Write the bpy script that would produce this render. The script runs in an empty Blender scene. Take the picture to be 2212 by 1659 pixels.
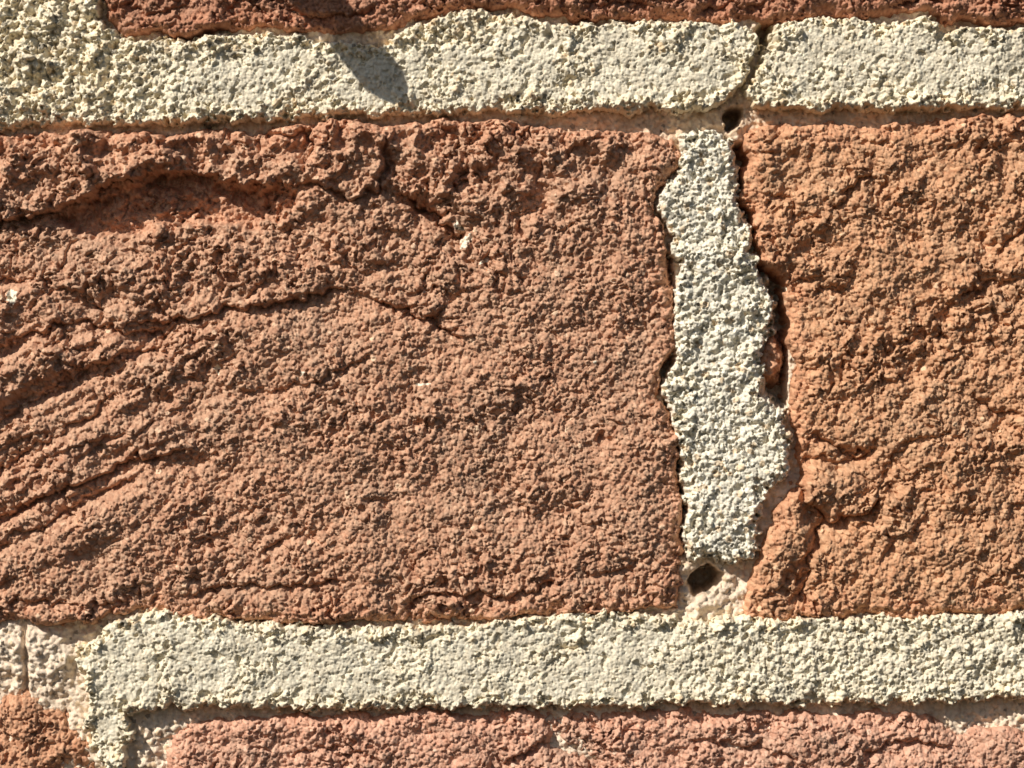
import bpy, math, numpy as np, time
T0=time.time()
K=0.064e-3
f32=np.float32
def U(u): return (u-1106.0)*K
def V(v): return (829.5-v)*K
# ------------------------------------------------------------ noise
_tabs={}
def tab(seed):
    if seed not in _tabs:
        r=np.random.RandomState(seed*7+13); _tabs[seed]=r.rand(4,256,256).astype(f32)
    return _tabs[seed]
def perlin(x,y,seed=0):
    t=tab(seed)
    xi=np.floor(x).astype(np.int32); yi=np.floor(y).astype(np.int32)
    xf=(x-xi).astype(f32); yf=(y-yi).astype(f32)
    u=xf*xf*xf*(xf*(xf*6-15)+10); v=yf*yf*yf*(yf*(yf*6-15)+10)
    a=t[0]*2*np.pi; gx=np.cos(a); gy=np.sin(a)
    def g(ix,iy,fx,fy):
        i=ix&255;j=iy&255
        return gx[i,j]*fx+gy[i,j]*fy
    n00=g(xi,yi,xf,yf); n10=g(xi+1,yi,xf-1,yf); n01=g(xi,yi+1,xf,yf-1); n11=g(xi+1,yi+1,xf-1,yf-1)
    return ((n00*(1-u)+n10*u)*(1-v)+(n01*(1-u)+n11*u)*v)*1.5
def fbm(x,y,s,seed=0,o=3,gain=.5):
    x=x/s;y=y/s;r=0;a=1
    th=.5+seed*.37; c0,s0=math.cos(th),math.sin(th)
    x,y=x*c0-y*s0,x*s0+y*c0
    for i in range(o):
        r=r+a*perlin(x+17.3*i,y-9.1*i,seed+i)
        x,y=(x*.8-y*.6)*2.03,(x*.6+y*.8)*2.03; a*=gain
    return r
def grains(x,y,s,seed=0,rmin=.42,rmax=.8,lift=.25):
    """packed round grains: height (in cells) and random id of the top grain"""
    t=tab(seed+50); x=x/s;y=y/s
    th=.4+seed*.31; c0,s0=math.cos(th),math.sin(th); x,y=x*c0-y*s0,x*s0+y*c0
    xi=np.floor(x).astype(np.int32); yi=np.floor(y).astype(np.int32)
    xf=(x-xi).astype(f32); yf=(y-yi).astype(f32)
    best=np.full(x.shape,-.3,f32); idn=np.full(x.shape,.5,f32)
    for dx in (-1,0,1):
        for dy in (-1,0,1):
            i=(xi+dx)&255;j=(yi+dy)&255
            px=dx+t[0][i,j]-xf; py=dy+t[1][i,j]-yf
            rr=rmin+(rmax-rmin)*t[2][i,j]
            q=rr*rr-px*px-py*py
            h=np.where(q>0,np.sqrt(np.maximum(q,0))*.8+lift*(t[3][i,j]-.5),-1)
            m=h>best
            best=np.where(m,h,best); idn=np.where(m,(t[2][i,j]*7.31+t[3][i,j]*3.77)%1.0,idn)
    return best,idn
def sstep(a,b,x):
    t=np.clip((x-a)/(b-a),0,1); return t*t*(3-2*t)
def poly_sdf(x,y,P):
    P=np.array(P,f32); n=len(P); dm=np.full(x.shape,1e12,f32); ins=np.zeros(x.shape,bool)
    for i in range(n):
        a=P[i];b=P[(i+1)%n]; e=b-a
        wx=x-a[0]; wy=y-a[1]
        t=np.clip((wx*e[0]+wy*e[1])/max(float(e@e),1e-6),0,1)
        d=(wx-e[0]*t)**2+(wy-e[1]*t)**2
        dm=np.minimum(dm,d)
        if abs(e[1])>1e-6:
            c=((a[1]>y)!=(b[1]>y))&(x<a[0]+e[0]*(y-a[1])/e[1]); ins^=c
    d=np.sqrt(dm); return np.where(ins,d,-d)
def line_sd(x,y,P):
    P=np.array(P,f32); dm=np.full(x.shape,1e12,f32); sg=np.ones(x.shape,f32)
    for i in range(len(P)-1):
        a=P[i];b=P[i+1]; e=b-a
        wx=x-a[0]; wy=y-a[1]
        t=np.clip((wx*e[0]+wy*e[1])/float(e@e),0,1)
        d=(wx-e[0]*t)**2+(wy-e[1]*t)**2
        m=d<dm; dm=np.where(m,d,dm); sg=np.where(m,np.sign(e[0]*wy-e[1]*wx),sg)
    return np.sqrt(dm)*sg
def ledge(x,y,P,depth,wu,wd):
    s=line_sd(x,y,P)
    A=P[0];B=P[-1]
    L=math.hypot(B[0]-A[0],B[1]-A[1])
    fa=sstep(0,.18*L,np.hypot(x-A[0],y-A[1])); fb=sstep(0,.18*L,np.hypot(x-B[0],y-B[1]))
    p=np.where(s>0,np.exp(-np.abs(s)/wd),np.exp(-np.abs(s)/wu))
    return -depth*p*(0.15+.85*fa*fb)
# ------------------------------------------------------------ mesh
def axis(a,b,lo,hi,s):
    """dense inside [lo,hi], growing spacing outside"""
    a0=max(a,lo); b0=min(b,hi)
    if a0>=b0: return np.arange(a,b,s*8).astype(f32)
    c=list(np.arange(a0,b0+s,s))
    st=s;p=c[-1]
    while p<b: st=min(st*1.06,14); p+=st; c.append(p)
    st=s;p=c[0];pre=[]
    while p>a: st=min(st*1.06,14); p-=st; pre.append(p)
    return np.array(pre[::-1]+c,f32)
wall=bpy.data.objects.new("brick_wall",None); bpy.context.scene.collection.objects.link(wall)
def build(name,xs,ys,fn,mat,floor=-150):
    X,Y=np.meshgrid(xs,ys); h,at=fn(X,Y)
    ny,nx=X.shape
    live=h>floor+1
    q=live[:-1,:-1]|live[1:,:-1]|live[:-1,1:]|live[1:,1:]
    idx=np.arange(nx*ny).reshape(ny,nx)
    F=np.stack([idx[:-1,:-1][q],idx[1:,:-1][q],idx[1:,1:][q],idx[:-1,1:][q]],1)
    used=np.unique(F); rm=np.full(nx*ny,-1,np.int64); rm[used]=np.arange(len(used)); F=rm[F]
    co=np.stack([U(X.ravel()[used]),-h.ravel()[used]*K,V(Y.ravel()[used])],1).astype(f32)
    me=bpy.data.meshes.new(name); me.vertices.add(len(co)); me.vertices.foreach_set("co",co.ravel())
    me.loops.add(F.size); me.loops.foreach_set("vertex_index",F.ravel().astype(np.int32))
    me.polygons.add(len(F)); me.polygons.foreach_set("loop_start",(np.arange(len(F))*4).astype(np.int32))
    me.polygons.foreach_set("use_smooth",np.ones(len(F),bool))
    me.update(calc_edges=True)
    for k,a in at.items():
        A=me.attributes.new(k,'FLOAT','POINT'); A.data.foreach_set("value",np.broadcast_to(a,X.shape).ravel()[used].astype(f32))
    me.materials.append(mat)
    ob=bpy.data.objects.new(name,me); bpy.context.scene.collection.objects.link(ob); ob.parent=wall
    print(name,len(F),round(time.time()-T0,1)); return ob
LX,HX,LY,HY=-40,2252,-40,1699
def body(d,H,R,k=7):
    e=np.clip(R-d,0,R)
    top=H-R*.8*(1-np.sqrt(np.maximum(1-(e/R)**2,0)))
    return np.where(d>0,top,H-R*.8+d*k)
# ------------------------------------------------------------ bricks
LG=1.75
def brick_fn(P,H=0,R=34,seed=1,ledges=(),rough=1.0,fold=None,extra=None,diag=0,nod=1.0,k=7,stretch=.62,fresh=None,lime=(),calm=None):
    def fn(X,Y):
        wx=X+fbm(X,Y,80,seed,3)*16+fbm(X,Y,18,seed+3,2)*5
        wy=Y+fbm(X+500,Y,80,seed+5,3)*12+fbm(X,Y+300,18,seed+8,2)*4
        d=poly_sdf(wx,wy,P)
        Rv=R*(1+.9*fbm(X,Y,140,seed+9,2))
        h=body(d,H,np.maximum(Rv,8),k)
        h=h+fbm(X,Y,330,seed+11,2)*15*rough
        gx=X+fbm(X,Y,50,seed+2,2)*14; gy=Y+fbm(Y,X,50,seed+4,2)*14
        if diag:
            c,s=math.cos(diag),math.sin(diag)
            ax=(gx*c+gy*s)*stretch; ay=-gx*s+gy*c
        else: ax,ay=gx,gy
        amp=np.clip(.72+1.2*fbm(X,Y,150,seed+21,3),.25,1.45)
        cm=1.0
        if calm is not None: cm=1-calm(X,Y); amp=amp*(.45+.55*cm)+.15
        b=fbm(X,Y,105,seed+13,3,.5); h=h+(b*17-sstep(.25,.6,b)*4)*rough*(.5+.5*cm)
        n1,_=grains(ax,ay,46,seed+15,.4,.85,.6)
        n2,_=grains(ax+5,ay,20,seed+16,.4,.8,.7)
        g1,i1=grains(X+fbm(X,Y,14,seed+27,1)*3,Y,9.6,seed,.36,.74,.95)
        g2,i2=grains(X,Y,5.6,seed+1,.4,.75,.7)
        h=h+n1*11*nod*amp+n2*7.5*nod*amp+g1*6.2*(.72+.28*amp)+g2*2.8
        h=h+fbm(ax,ay,30,seed+6,2)*4*rough*amp
        pit=sstep(.35,.5,fbm(gx,gy,18,seed+17,2)); h=h-pit*10*rough*amp
        if fold is not None: h=h+fold(X,Y)
        lx=X+fbm(X,Y,34,seed+23,3)*12; ly=Y+fbm(X,Y,34,seed+25,3)*12
        for (LP,dep,wu,wd) in ledges: h=h+ledge(lx,ly,LP,dep*LG,wu,wd)
        if extra is not None: h=h+extra(lx,ly)
        h=np.maximum(h,-150)
        tone=sstep(60,6,d+fbm(X,Y,60,seed+31,2)*35)
        if fresh is not None: tone=np.maximum(tone,fresh(lx,ly))
        gb=i1*.999
        for cx,cy,rx,ry in lime:
            gb=np.where(((lx-cx)/rx)**2+((ly-cy)/ry)**2+fbm(X,Y,9,seed+33,2)*.8<1,1.0,gb)
        return h,{"grain":i1*.6+i2*.4,"grainb":gb,"edge":tone}
    return fn

def mat_tools(name,rough,spec):
    m=bpy.data.materials.new(name); m.use_nodes=True; nt=m.node_tree; N=nt.nodes; L=nt.links
    bs=N["Principled BSDF"]; bs.inputs["Roughness"].default_value=rough
    bs.inputs["Specular IOR Level"].default_value=spec
    tc=N.new("ShaderNodeTexCoord")
    def at(n): a=N.new("ShaderNodeAttribute"); a.attribute_name=n; return a.outputs["Fac"]
    def noise(sc,det=4,r=.6):
        n=N.new("ShaderNodeTexNoise"); n.inputs["Scale"].default_value=sc; n.inputs["Detail"].default_value=det; n.inputs["Roughness"].default_value=r
        L.new(tc.outputs["Object"],n.inputs["Vector"]); return n.outputs["Fac"]
    def ramp(fac,a,b,c=0,d=1):
        r=N.new("ShaderNodeMapRange")
        for i,v in ((1,a),(2,b),(3,c),(4,d)): r.inputs[i].default_value=v
        L.new(fac,r.inputs[0]); return r.outputs[0]
    def mix(fac,a,b):
        x=N.new("ShaderNodeMix"); x.data_type='RGBA'
        if isinstance(fac,float): x.inputs[0].default_value=fac
        else: L.new(fac,x.inputs[0])
        for s,v in ((6,a),(7,b)):
            if isinstance(v,tuple): x.inputs[s].default_value=(*v,1)
            else: L.new(v,x.inputs[s])
        return x.outputs[2]
    def fin(c):
        L.new(c,bs.inputs["Base Color"])
        b=N.new("ShaderNodeBump"); b.inputs["Distance"].default_value=.00012; b.inputs["Strength"].default_value=.7
        L.new(noise(4200,3,.7),b.inputs["Height"]); L.new(b.outputs[0],bs.inputs["Normal"])
    return m,at,noise,ramp,mix,fin
def mk_brick_mat(name,cA,cB,cEdge,cPale,cPat=(.36,.22,.15)):
    m,at,noise,ramp,mix,fin=mat_tools(name,.85,.3)
    c=mix(ramp(noise(170),.35,.65),cA,cB)
    c=mix(ramp(noise(95,4,.7),.45,.65,0,.8),c,cPat)
    c=mix(ramp(at("edge"),0,1,0,.75),c,cEdge)
    c=mix(ramp(noise(900,5,.7),.45,.75,0,.7),c,tuple(v*.64 for v in cA))
    c=mix(ramp(noise(620,4,.7),.54,.68,0,.5),c,cEdge)
    c=mix(ramp(at("grain"),.1,.9),mix(.40,c,(.15,.075,.05)),mix(.36,c,cPale))
    c=mix(ramp(at("grainb"),.985,.995,0,.6),c,cPale)
    c=mix(ramp(at("grainb"),.9992,.9998,0,.8),c,(.85,.80,.66))
    fin(c); return m
def mk_mortar_mat(name,cFace,cGrit,cPale,cDirt):
    m,at,noise,ramp,mix,fin=mat_tools(name,.7,.4)
    c=mix(at("edge"),cFace,cGrit)
    c=mix(ramp(noise(120,4,.7),.45,.64,0,.6),c,cDirt)
    c=mix(ramp(noise(420,4,.7),.48,.66,0,.5),c,cPale)
    c=mix(ramp(noise(1500,4,.7),.5,.72,0,.85),c,tuple(v*.6 for v in cDirt))
    c=mix(ramp(at("grain"),.0,1.0),mix(.36,c,cDirt),mix(.6,c,cPale))
    c=mix(ramp(at("grainb"),.88,.9,0,.6),c,(.70,.48,.26))
    c=mix(ramp(at("grainb"),.045,.035,0,.8),c,(.17,.15,.12))
    fin(c); return m
matB=mk_brick_mat("brick_brown",(.60,.30,.18),(.53,.255,.15),(.64,.28,.155),(.90,.66,.46),(.48,.275,.18))
matC=mk_brick_mat("brick_orange",(.66,.32,.16),(.58,.275,.135),(.67,.29,.15),(.90,.64,.42),(.53,.29,.16))
matT=mk_brick_mat("brick_dark_red",(.52,.22,.12),(.43,.18,.098),(.52,.20,.105),(.72,.45,.31),(.38,.20,.13))
matF=mk_brick_mat("brick_pink",(.72,.365,.24),(.62,.31,.20),(.76,.37,.24),(.92,.68,.52),(.53,.32,.22))
matG=mk_brick_mat("brick_clay",(.66,.32,.175),(.57,.265,.14),(.66,.30,.155),(.82,.56,.38),(.50,.28,.17))
matM=mk_mortar_mat("lime_mortar",(.74,.65,.49),(.96,.81,.55),(.98,.92,.75),(.46,.38,.27))
matD=mk_mortar_mat("lime_mortar_grey",(.86,.78,.63),(.95,.85,.65),(.98,.94,.82),(.42,.37,.29))
matBase=mk_mortar_mat("bedding_mortar",(.86,.71,.56),(.68,.42,.24),(.94,.82,.66),(.50,.33,.21))  # second colour: orange-brown mottling, also used as painted shade in the recesses

# outlines (units: about 1/16 mm, wall plane)
PB=[(-760,285),(-300,280),(0,288),(120,290),(250,284),(350,297),(420,282),(540,284),(680,264),(850,268),(1060,262),(1150,272),(1250,285),(1420,280),(1458,295),(1468,330),(1455,370),(1428,400),(1418,440),(1428,500),(1448,560),(1455,650),(1450,740),(1430,800),(1435,870),(1458,930),(1465,1020),(1470,1100),(1480,1180),(1470,1260),(1462,1315),(1300,1328),(1000,1340),(700,1345),(400,1335),(300,1322),(200,1345),(0,1350),(-760,1345)]
PC=[(1622,276),(1614,350),(1608,420),(1632,480),(1644,560),(1690,600),(1704,680),(1709,760),(1709,850),(1712,910),(1725,960),(1728,1020),(1688,1060),(1664,1120),(1642,1200),(1620,1270),(1612,1338),(1900,1336),(2212,1322),(3850,1322),(3850,262),(2212,256),(2100,256),(1900,268),(1750,264)]
PT=[(226,-1020),(226,0),(230,50),(262,74),(400,72),(560,64),(700,68),(850,62),(890,50),(960,32),(1010,20),(1060,18),(1120,25),(1200,38),(1350,38),(1480,46),(1560,50),(1620,44),(1720,38),(1900,34),(2020,24),(2050,46),(2212,48),(2480,48),(2480,-1020)]
PF=[(345,2610),(350,1720),(356,1640),(372,1590),(405,1568),(480,1560),(640,1545),(900,1545),(1200,1540),(1500,1540),(1700,1540),(2000,1545),(2070,1572),(2212,1580),(2560,1580),(2560,2610)]
PG=[(-2040,1500),(-200,1480),(0,1476),(70,1480),(135,1515),(180,1570),(195,1640),(190,1800),(190,2610),(-2040,2610)]
PL=[(-2180,-1020),(-2180,60),(-60,60),(-60,-1020)]

LB=[([(-80,520),(0,478),(120,452),(220,408),(300,380),(400,366),(470,388),(560,400),(640,395)],33,1.5,44),
    ([(560,300),(600,285),(672,290),(668,345),(650,380)],20,4,10),
    ([(640,395),(700,400),(760,440),(820,400),(835,330),(825,285)],20,3,12),
    ([(850,395),(900,445),(950,470),(1000,530)],32,3,14),
    ([(1000,250),(1010,300),(1080,285)],12,4,9),
    ([(1130,290),(1170,340),(1170,390)],12,4,10),
    ([(1215,360),(1260,300),(1330,290)],12,6,8),
    ([(240,700),(350,697),(500,668),(620,655),(720,622),(790,638)],20,3,18),
    ([(790,638),(850,664),(940,690),(1010,745)],20,3,12),
    ([(200,590),(190,640),(240,700)],14,5,12),
    ([(-60,610),(60,600),(170,640),(250,690)],14,4,16),
    ([(-60,780),(60,720),(180,690),(300,720),(430,700)],16,3,20),
    ([(-60,940),(60,870),(170,800),(300,760),(430,745)],15,4,20),
    ([(-60,1050),(80,960),(200,900),(260,840)],14,4,20),
    ([(-60,1150),(60,1085),(200,1040),(300,990),(420,970)],20,3,20),
    ([(-60,1030),(90,1000),(180,960),(300,930)],11,5,16),
    ([(-60,1195),(60,1150),(200,1070),(330,1020)],14,4,16),
    ([(450,830),(560,850),(700,820),(820,760)],11,5,14),
    ([(570,1230),(580,1180),(620,1160)],11,4,9),
    ([(380,1290),(500,1262),(620,1270),(760,1255)],14,3,14),
    ([(860,1310),(950,1280),(1100,1290),(1240,1245)],14,3,14),
    ([(1240,1245),(1330,1240),(1400,1200)],10,4,14),
    ([(-60,1318),(60,1300),(200,1310),(300,1290)],11,3,10),
    ([(120,600),(150,520),(230,500)],9,5,12),
    ([(700,560),(800,590),(870,560)],8,5,16),
    ([(1040,560),(1090,590),(1080,660)],9,5,9)]
def foldB(X,Y):
    a=math.radians(-27); c,s=math.cos(a),math.sin(a)
    p=X*c+Y*s; q=-X*s+Y*c
    w=sstep(780,150,X)*sstep(560,760,Y)*sstep(1330,1100,Y)
    n=fbm(p*.28,q,62,77,3,.5)
    return w*(n*22-np.abs(n)*7)
SC=[(110,470),(220,420),(300,390),(400,374),(500,402),(650,412),(630,458),(540,484),(400,484),(300,498),(200,512)]
def extraB(X,Y):
    d=poly_sdf(X,Y,SC)
    h=-46*sstep(-10,12,d)
    n=fbm(X,Y,60,91,3,.45); w=sstep(500,390,Y)*sstep(1450,1250,X)
    h=h+w*(n*28)+12*w
    h=h-32*np.exp(-(((X-900)/38)**2+((Y-445)/16)**2))-20*np.exp(-(((X-985)/22)**2+((Y-505)/26)**2))
    for cx,cy,r,dp in ((1305,950,14,28),(1110,795,22,14),(700,400,28,-16),(790,415,30,-18),(350,330,60,-14),(1205,890,13,14),(120,340,26,18),(655,330,22,26),(1400,1285,16,14),(890,1305,22,14),(480,800,14,12),(240,650,26,18),(840,360,18,16)):
        h=h-dp*np.exp(-(((X-cx)**2+(Y-cy)**2)/r**2))
    return h
LC=[([(1735,965),(1760,940),(1850,985),(1880,960)],18,5,12),
    ([(1690,1060),(1735,1052),(1745,1095),(1790,1130),(1880,1110),(1900,1060)],24,3,15),
    ([(1790,1120),(1755,1200),(1728,1300)],22,3,18),
    ([(2060,650),(2130,610),(2212,600)],16,4,14),
    ([(1800,460),(1840,400),(1900,370)],15,5,14),
    ([(1740,980),(1820,1000),(1900,960)],13,4,12),
    ([(1900,1010),(1960,960),(2060,930)],11,4,12),
    ([(2100,850),(2150,890),(2230,900)],13,4,12),
    ([(1640,440),(1700,420),(1730,470)],11,4,12),
    ([(1700,620),(1760,600),(1830,640)],11,4,14),
    ([(2150,560),(2190,500),(2230,490)],13,4,12)]
def foldC(X,Y):
    a=math.radians(-50); c,s=math.cos(a),math.sin(a)
    p=X*c+Y*s; q=-X*s+Y*c
    return fbm(p*.7,q,40,83,2,.5)*7
def extraC(X,Y):
    h=0
    for cx,cy,rx,ry,dp in ((1700,345,26,18,18),(1790,1060,70,55,-22),(1710,1150,45,80,-14),(1720,410,25,20,14),(2130,330,34,18,14),(1930,830,16,12,16),(1990,450,40,20,12),(1850,600,40,18,10)):
        h=h-dp*np.exp(-(((X-cx)/rx)**2+((Y-cy)/ry)**2))
    return h
LT=[([(250,10),(330,30),(420,15)],12,4,12),([(600,20),(700,40),(820,20)],14,4,12),([(1250,20),(1330,5),(1420,12)],12,4,10),([(1940,20),(2000,-10),(2050,10)],18,4,10),([(1500,25),(1580,10),(1660,20)],12,4,10)]
LF=[([(1080,1660),(1170,1605),(1230,1615),(1290,1640)],18,4,14),([(1180,1545),(1200,1590),(1230,1620)],14,4,9),([(1500,1600),(1650,1615),(1740,1650)],13,4,14),([(600,1640),(700,1610),(760,1620)],10,4,12),([(1850,1640),(1950,1600),(2080,1620)],14,4,14),([(470,1640),(440,1680),(430,1720)],8,4,10)]
S=1.7
build("brick_centre",axis(-790,1520,LX,HX,S),axis(240,1390,LY,HY,S),brick_fn(PB,0,32,1,LB,1.0,foldB,extraB,fresh=lambda x,y:sstep(-12,12,poly_sdf(x,y,SC)),
      lime=((652,811,12,6),(914,830,7,6),(470,800,7,8),(985,490,13,8),(1003,520,10,9),(1045,566,9,7),(25,640,11,12),(1283,775,7,8)),
      calm=lambda x,y:sstep(600,900,y+.35*x-150)*sstep(1340,1200,y)*.8),matB)
build("brick_right",axis(1570,3880,LX,HX,S),axis(230,1370,LY,HY,S),brick_fn(PC,0,30,140,LC,.9,foldC,extraC,diag=math.radians(-50),nod=.9,stretch=.75),matC)
build("brick_top",axis(190,2520,LX,HX,S),axis(-1060,110,LY,HY,S),brick_fn(PT,0,34,260,LT,1.0,nod=.6),matT)
build("brick_bottom",axis(290,2600,LX,HX,S),axis(1500,2650,LY,HY,S),brick_fn(PF,-6,34,340,LF,1.0,nod=.55),matF)
build("brick_bottom_side",axis(-2080,240,LX,HX,S),axis(1440,2650,LY,HY,S),brick_fn(PG,-22,90,420,(),1.2,nod=.6),matG)

# ------------------------------------------------------------ mortar ribbons
def mortar_fn(P,H,R,seed,coarse=.5,lines=(),extra=None,er=None,k=6):
    def fn(X,Y):
        wx=X+fbm(X,Y,45,seed,3,.6)*14+fbm(X,Y,11,seed+3,2)*6
        wy=Y+fbm(X+500,Y,45,seed+5,3,.6)*9+fbm(X,Y+300,11,seed+8,2)*5
        d=poly_sdf(wx,wy,P)
        h=body(d,H,R*(1+.5*fbm(X,Y,60,seed+40,2)),k)
        edge=sstep(34,3,d+fbm(X,Y,50,seed+31,3)*30)
        c=np.clip(coarse+edge+.45*sstep(.15,.6,fbm(X,Y,130,seed+33,3)),0,1)
        if er is not None: c=np.clip(np.maximum(c,er(X,Y)),0,1)
        h=h+fbm(X,Y,200,seed+11,2)*6+fbm(X,Y,60,seed+12,3)*(3.5+8*c)
        h=h+fbm(X,Y,17,seed+14,3,.55)*(1.0+4.5*c)
        h=h+fbm(X+fbm(X,Y,60,9,2)*40,Y,24,seed+41,3)*1.8*(1-c)
        p=sstep(.36,.5,fbm(X,Y,12,seed+17,2)); h=h-p*(3.0+8*c)
        p2=sstep(.5,.62,fbm(X,Y,30,seed+19,2)); h=h-p2*7
        g0,_=grains(X,Y,21,seed+9,.35,.75,.6)
        g1,i1=grains(X+fbm(X,Y,30,seed+2,2)*6,Y,11.5,seed+7,.35,.75,.9)
        g2,i2=grains(X,Y,5.6,seed+1,.4,.75,.6)
        h=h+g0*5*c+g1*(.5+8.5*c)+g2*(1.7+1.2*c)
        for (LP,dep,wu,wd) in lines: h=h+ledge(wx,wy,LP,dep,wu,wd)
        if extra is not None: h=h+extra(X,Y)
        h=np.maximum(h,-150)
        return h,{"grain":i1*(.2+.4*c)+i2*(.8-.4*c),"grainb":np.where(c>.45,i1,i2*.8+.1),"edge":np.clip(c,0,1)}
    return fn
PA=[(-3200,262),(-3200,60),(-60,60),(-60,-1020),(205,-1020),(215,0),(222,50),(250,86),(330,92),(420,84),(500,72),(640,76),(700,92),(830,102),(860,76),(910,52),(975,28),(1050,24),(1120,34),(1200,50),(1260,54),(1400,48),(1550,54),(1608,48),(1626,66),(1636,112),(1618,150),(1604,182),(1574,202),(1548,222),(1500,236),(1300,236),(1000,240),(800,248),(500,256),(300,266),(0,272),(-300,270)]
PA2=[(1672,104),(1686,60),(1706,44),(1800,42),(1950,52),(2010,42),(2045,68),(2100,62),(2212,60),(3900,60),(3900,230),(2212,230),(1900,234),(1700,234),(1630,230),(1618,205),(1634,165),(1648,120)]
PE=[(162,1430),(190,1385),(240,1350),(290,1325),(370,1318),(400,1330),(550,1345),(800,1354),(1000,1354),(1080,1338),(1300,1324),(1450,1330),(1500,1346),(1600,1334),(1700,1338),(1900,1333),(2212,1323),(3900,1325),(3900,1507),(2212,1507),(1900,1517),(1500,1522),(1200,1527),(900,1527),(650,1532),(450,1527),(335,1532),(268,1545),(285,1590),(262,1650),(260,2650),(225,2650),(222,1665),(190,1600),(192,1500)]
PD=[(1475,295),(1510,282),(1560,290),(1588,310),(1590,390),(1600,450),(1622,490),(1620,540),(1640,580),(1662,640),(1662,700),(1644,780),(1644,840),(1684,890),(1704,950),(1702,1010),(1662,1060),(1640,1130),(1625,1195),(1590,1212),(1550,1206),(1520,1200),(1490,1206),(1482,1180),(1490,1110),(1472,1030),(1470,930),(1450,880),(1435,830),(1460,780),(1452,700),(1460,640),(1466,570),(1450,510),(1424,460),(1428,410),(1463,380),(1475,340)]
def erA(X,Y): return np.maximum(sstep(520,200,X),sstep(130,80,Y+fbm(X,Y,80,5,2)*30)*sstep(1200,900,X))
def exA(X,Y):
    w=sstep(250,190,X)
    return -w*(8+18*fbm(X,Y,70,9,3))-14*np.exp(-(((X-240)/14)**2+((Y-118)/28)**2))
def exE(X,Y):
    return -16*sstep(330,180,X)*sstep(1480,1560,Y)
build("mortar_bed_upper",axis(-400,1700,LX,HX,S),axis(-1060,310,LY,HY,S),mortar_fn(PA,8,14,500,.04,[([(1130,205),(1120,160),(1150,120)],3,4,6)],exA,erA),matM)
build("mortar_bed_upper_end",axis(1580,2700,LX,HX,S),axis(0,280,LY,HY,S),mortar_fn(PA2,7,14,560,.04),matM)
build("mortar_bed_lower",axis(120,2700,LX,HX,S),axis(1280,2650,LY,HY,S),mortar_fn(PE,8,15,620,.0,[([(900,1400),(960,1372),(1060,1360)],14,9,3),([(1190,1450),(1215,1405),(1280,1390)],18,12,4),([(1560,1435),(1600,1500)],8,3,3)],exE,lambda X,Y:sstep(1380,1560,X)*.42),matM)
build("mortar_perpend",axis(1390,1740,LX,HX,S),axis(250,1270,LY,HY,S),mortar_fn(PD,9,20,700,.5,[([(1450,735),(1500,745),(1545,700)],14,5,9)]),matD)
# ------------------------------------------------------------ bedding mortar behind everything
def base_fn(X,Y):
    h=-40+fbm(X,Y,120,800,3)*12+fbm(X,Y,30,803,3)*8
    g0,_=grains(X+fbm(X,Y,20,814,2)*8,Y,17,804,.3,.75,.8)
    g1,i1=grains(X,Y,10,805,.35,.75,.9); g2,i2=grains(X,Y,6,806); h=h+g0*4+g1*5.5+g2*2.2
    h=h+20*np.exp(-(((X-1550)/75)**2+((Y-1300)/50)**2))+18*np.exp(-(((X-1550)/70)**2+((Y-266)/30)**2))
    h=h+20*np.exp(-(((X-90)/120)**2+((Y-1420)/60)**2))+16*np.exp(-(((X-330)/60)**2+((Y-1570)/30)**2))
    dx=fbm(X,Y,24,810,2)*6
    for cx,cy,rx,ry,dp in ((1583,252,19,22,130),(1522,1256,31,26,190),(1656,76,24,30,90)):
        r=np.hypot((X-cx+dx)/rx,(Y-cy-dx+.25*(X-cx))/ry); h=h-dp*sstep(1.3,.7,r)
    gap=sstep(28,12,np.abs(line_sd(X,Y,[(1600,330),(1605,440),(1672,600),(1684,700),(1678,880)])))
    h=h-gap*90
    gapl=sstep(18,6,np.abs(line_sd(X,Y,[(1440,560),(1445,700),(1440,800),(1470,1000),(1476,1180)])))
    h=h-gapl*55
    h=h-20*np.exp(-((X-50)/6)**2)*sstep(1340,1360,Y)
    for bx in ((-700,1400,340,1280),(1750,3800,330,1270)):
        h=h-90*sstep(0,20,np.minimum(np.minimum(X-bx[0],bx[1]-X),np.minimum(Y-bx[2],bx[3]-Y)))
    return h,{"grain":i1*.5+i2*.5,"grainb":i1,"edge":np.clip(sstep(-.4,.4,fbm(X,Y,90,812,2))*.6*sstep(1300,1200,Y)+.7*sstep(300,280,Y)*sstep(200,230,Y)+.9*gap,0,1)}  # besides mottling, edge paints shade orange-brown under the upper bed and in gap
build("bedding_mortar",axis(-2400,4000,LX,HX,2.5),axis(-1300,2900,LY,HY,2.5),base_fn,matBase,floor=-400)
def crumb(X,Y):
    d=poly_sdf(X+fbm(X,Y,14,900,2)*6,Y+fbm(X,Y,14,903,2)*6,[(1655,740),(1672,732),(1688,770),(1676,812),(1645,806),(1640,782)])
    h=body(d,-14,14,k=4); g,i=grains(X,Y,8,905); h=h+g*4+fbm(X,Y,20,906,2)*8
    return np.maximum(h,-150),{"grain":i,"grainb":i*.9,"edge":np.ones_like(X)}
build("brick_crumb",axis(1600,1720,LX,HX,S),axis(700,840,LY,HY,S),crumb,matG)

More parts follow.
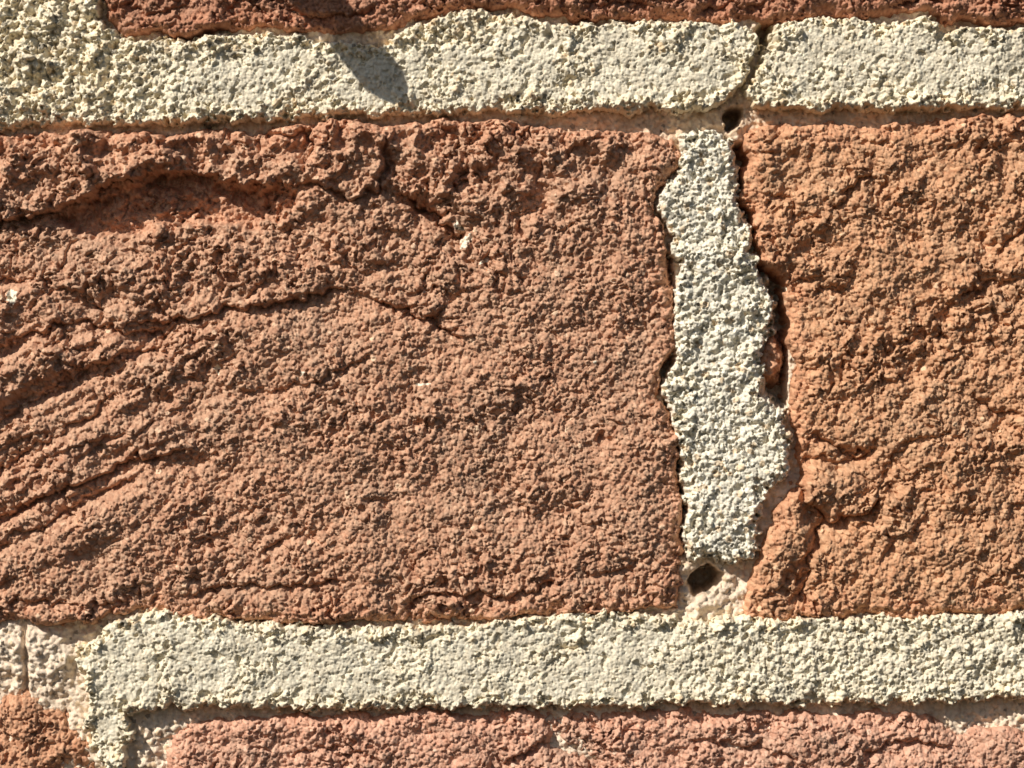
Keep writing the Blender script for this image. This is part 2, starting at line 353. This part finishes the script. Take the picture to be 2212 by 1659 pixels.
# ------------------------------------------------------------ rest of the wall (coarse, instanced)
var=[]
for k in range(3):
    x=np.arange(-40,2280,14).astype(f32); y=np.arange(-40,1110,14).astype(f32)
    o=build("brick_course_%d"%(k+1),x,y,brick_fn([(0,0),(2240,0),(2240,1060),(0,1060)],-4,34,30+k*40,(),1.0,k=3),(matB,matC,matF)[k])
    var.append(o)
def joint(X,Y): 
    h=-10+fbm(X,Y,200,950,3)*10
    r=np.random.RandomState(4).rand(*X.shape).astype(f32)
    inside=(X>-2350)&(X<3950)&(Y>-1250)&(Y<2850)
    return np.where(inside,-400,h),{"grain":r,"grainb":r*.8+.1,"edge":r*0}
build("mortar_courses",np.arange(-6200,8400,60).astype(f32),np.arange(-6600,8200,60).astype(f32),joint,matM,floor=-400)
n=0
for row in range(-5,7):
    y0=272+row*1270
    off=-760 if row%2==0 else 270
    for col in range(-3,4):
        x0=off+col*2370
        if row in(-1,0,1) :
            rr={0:[(-760),(1610)],-1:[226-30,-2144],1:[340,-2030]}[row]
            if any(abs(x0-q)<420 for q in rr): continue
        src=var[(row*2+col*3)%3]
        if n<3: o=var[n]
        else:
            o=bpy.data.objects.new("brick_course",src.data); bpy.context.scene.collection.objects.link(o); o.parent=wall
        n+=1
        o.location=(x0*K,0,-y0*K)
build("brick_upper_side",axis(-2220,-30,LX,HX,6),axis(-1060,100,LY,HY,6),brick_fn(PL,-4,30,390,(),1.0),matT)

# ------------------------------------------------------------ twig whose shadow crosses the upper joint
Ldir=np.array([-.60,-.63,.55]); Ldir/=np.linalg.norm(Ldir)
def twig():
    tip=np.array([874,226,0])+Ldir*620
    base=np.array([tip[0]-560,tip[1]-740,-20])
    me=bpy.data.meshes.new("twig"); vs=[];fs=[];n=14;m=26
    rng=np.random.RandomState(3)
    ax=(tip-base); 
    for i in range(m):
        t=i/(m-1); c=base+ax*t+np.array([math.sin(t*7)*10,math.cos(t*5)*10,math.sin(t*4)*8])
        r=(86-46*t)*(1+.06*math.sin(i*1.9))
        if i==m-1: r*=.55
        a=ax/np.linalg.norm(ax); u=np.cross(a,[0,0,1]); u/=np.linalg.norm(u); w=np.cross(a,u)
        for j in range(n):
            q=2*math.pi*j/n; p=c+(u*math.cos(q)+w*math.sin(q))*r*(1+.06*rng.randn()*.6)
            vs.append((U(p[0]),-p[2]*K,V(p[1])))
    for i in range(m-1):
        for j in range(n):
            a=i*n+j;b=i*n+(j+1)%n; fs.append((a,b,b+n,a+n))
    fs.append(tuple(range((m-1)*n,m*n)))
    me.from_pydata(vs,[],fs); me.update()
    for p in me.polygons: p.use_smooth=True
    mt=bpy.data.materials.new("bark"); mt.use_nodes=True; b=mt.node_tree.nodes["Principled BSDF"]; b.inputs["Roughness"].default_value=.9
    nn=mt.node_tree.nodes.new("ShaderNodeTexNoise"); nn.inputs["Scale"].default_value=900
    cr=mt.node_tree.nodes.new("ShaderNodeValToRGB"); cr.color_ramp.elements[0].color=(.08,.05,.03,1); cr.color_ramp.elements[1].color=(.22,.15,.09,1)
    mt.node_tree.links.new(nn.outputs["Fac"],cr.inputs[0]); mt.node_tree.links.new(cr.outputs[0],b.inputs["Base Color"])
    me.materials.append(mt)
    o=bpy.data.objects.new("twig",me); bpy.context.scene.collection.objects.link(o)
twig()
# ------------------------------------------------------------ light, world, camera
sc=bpy.context.scene
from mathutils import Vector
Lw=Vector((Ldir[0],-Ldir[2],-Ldir[1])).normalized()
sd=bpy.data.lights.new("sun",'SUN'); sd.energy=5.0; sd.angle=math.radians(.5); sd.color=(1,.94,.84)
so=bpy.data.objects.new("sun",sd); sc.collection.objects.link(so); so.rotation_euler=(-Lw).to_track_quat('-Z','Y').to_euler(); so.location=(-.5,-.5,.5)
w=bpy.data.worlds.new("World"); sc.world=w; w.use_nodes=True; nt=w.node_tree
sky=nt.nodes.new("ShaderNodeTexSky"); sky.sky_type='NISHITA'; sky.sun_disc=False
sky.sun_elevation=math.asin(Lw.z); sky.sun_rotation=math.atan2(Lw.x,Lw.y)
nt.links.new(sky.outputs[0],nt.nodes["Background"].inputs[0]); nt.nodes["Background"].inputs[1].default_value=.055
cd=bpy.data.cameras.new("camera"); co=bpy.data.objects.new("camera",cd); sc.collection.objects.link(co); sc.camera=co
D=.45; cd.sensor_width=36; cd.lens=36*D/(2212*K); co.location=(0,-D,0); co.rotation_euler=(math.radians(90),0,0)
cd.clip_start=.01; cd.clip_end=100
sc.view_settings.view_transform='Standard'; sc.view_settings.look='None'; sc.view_settings.exposure=0
print("total",time.time()-T0)
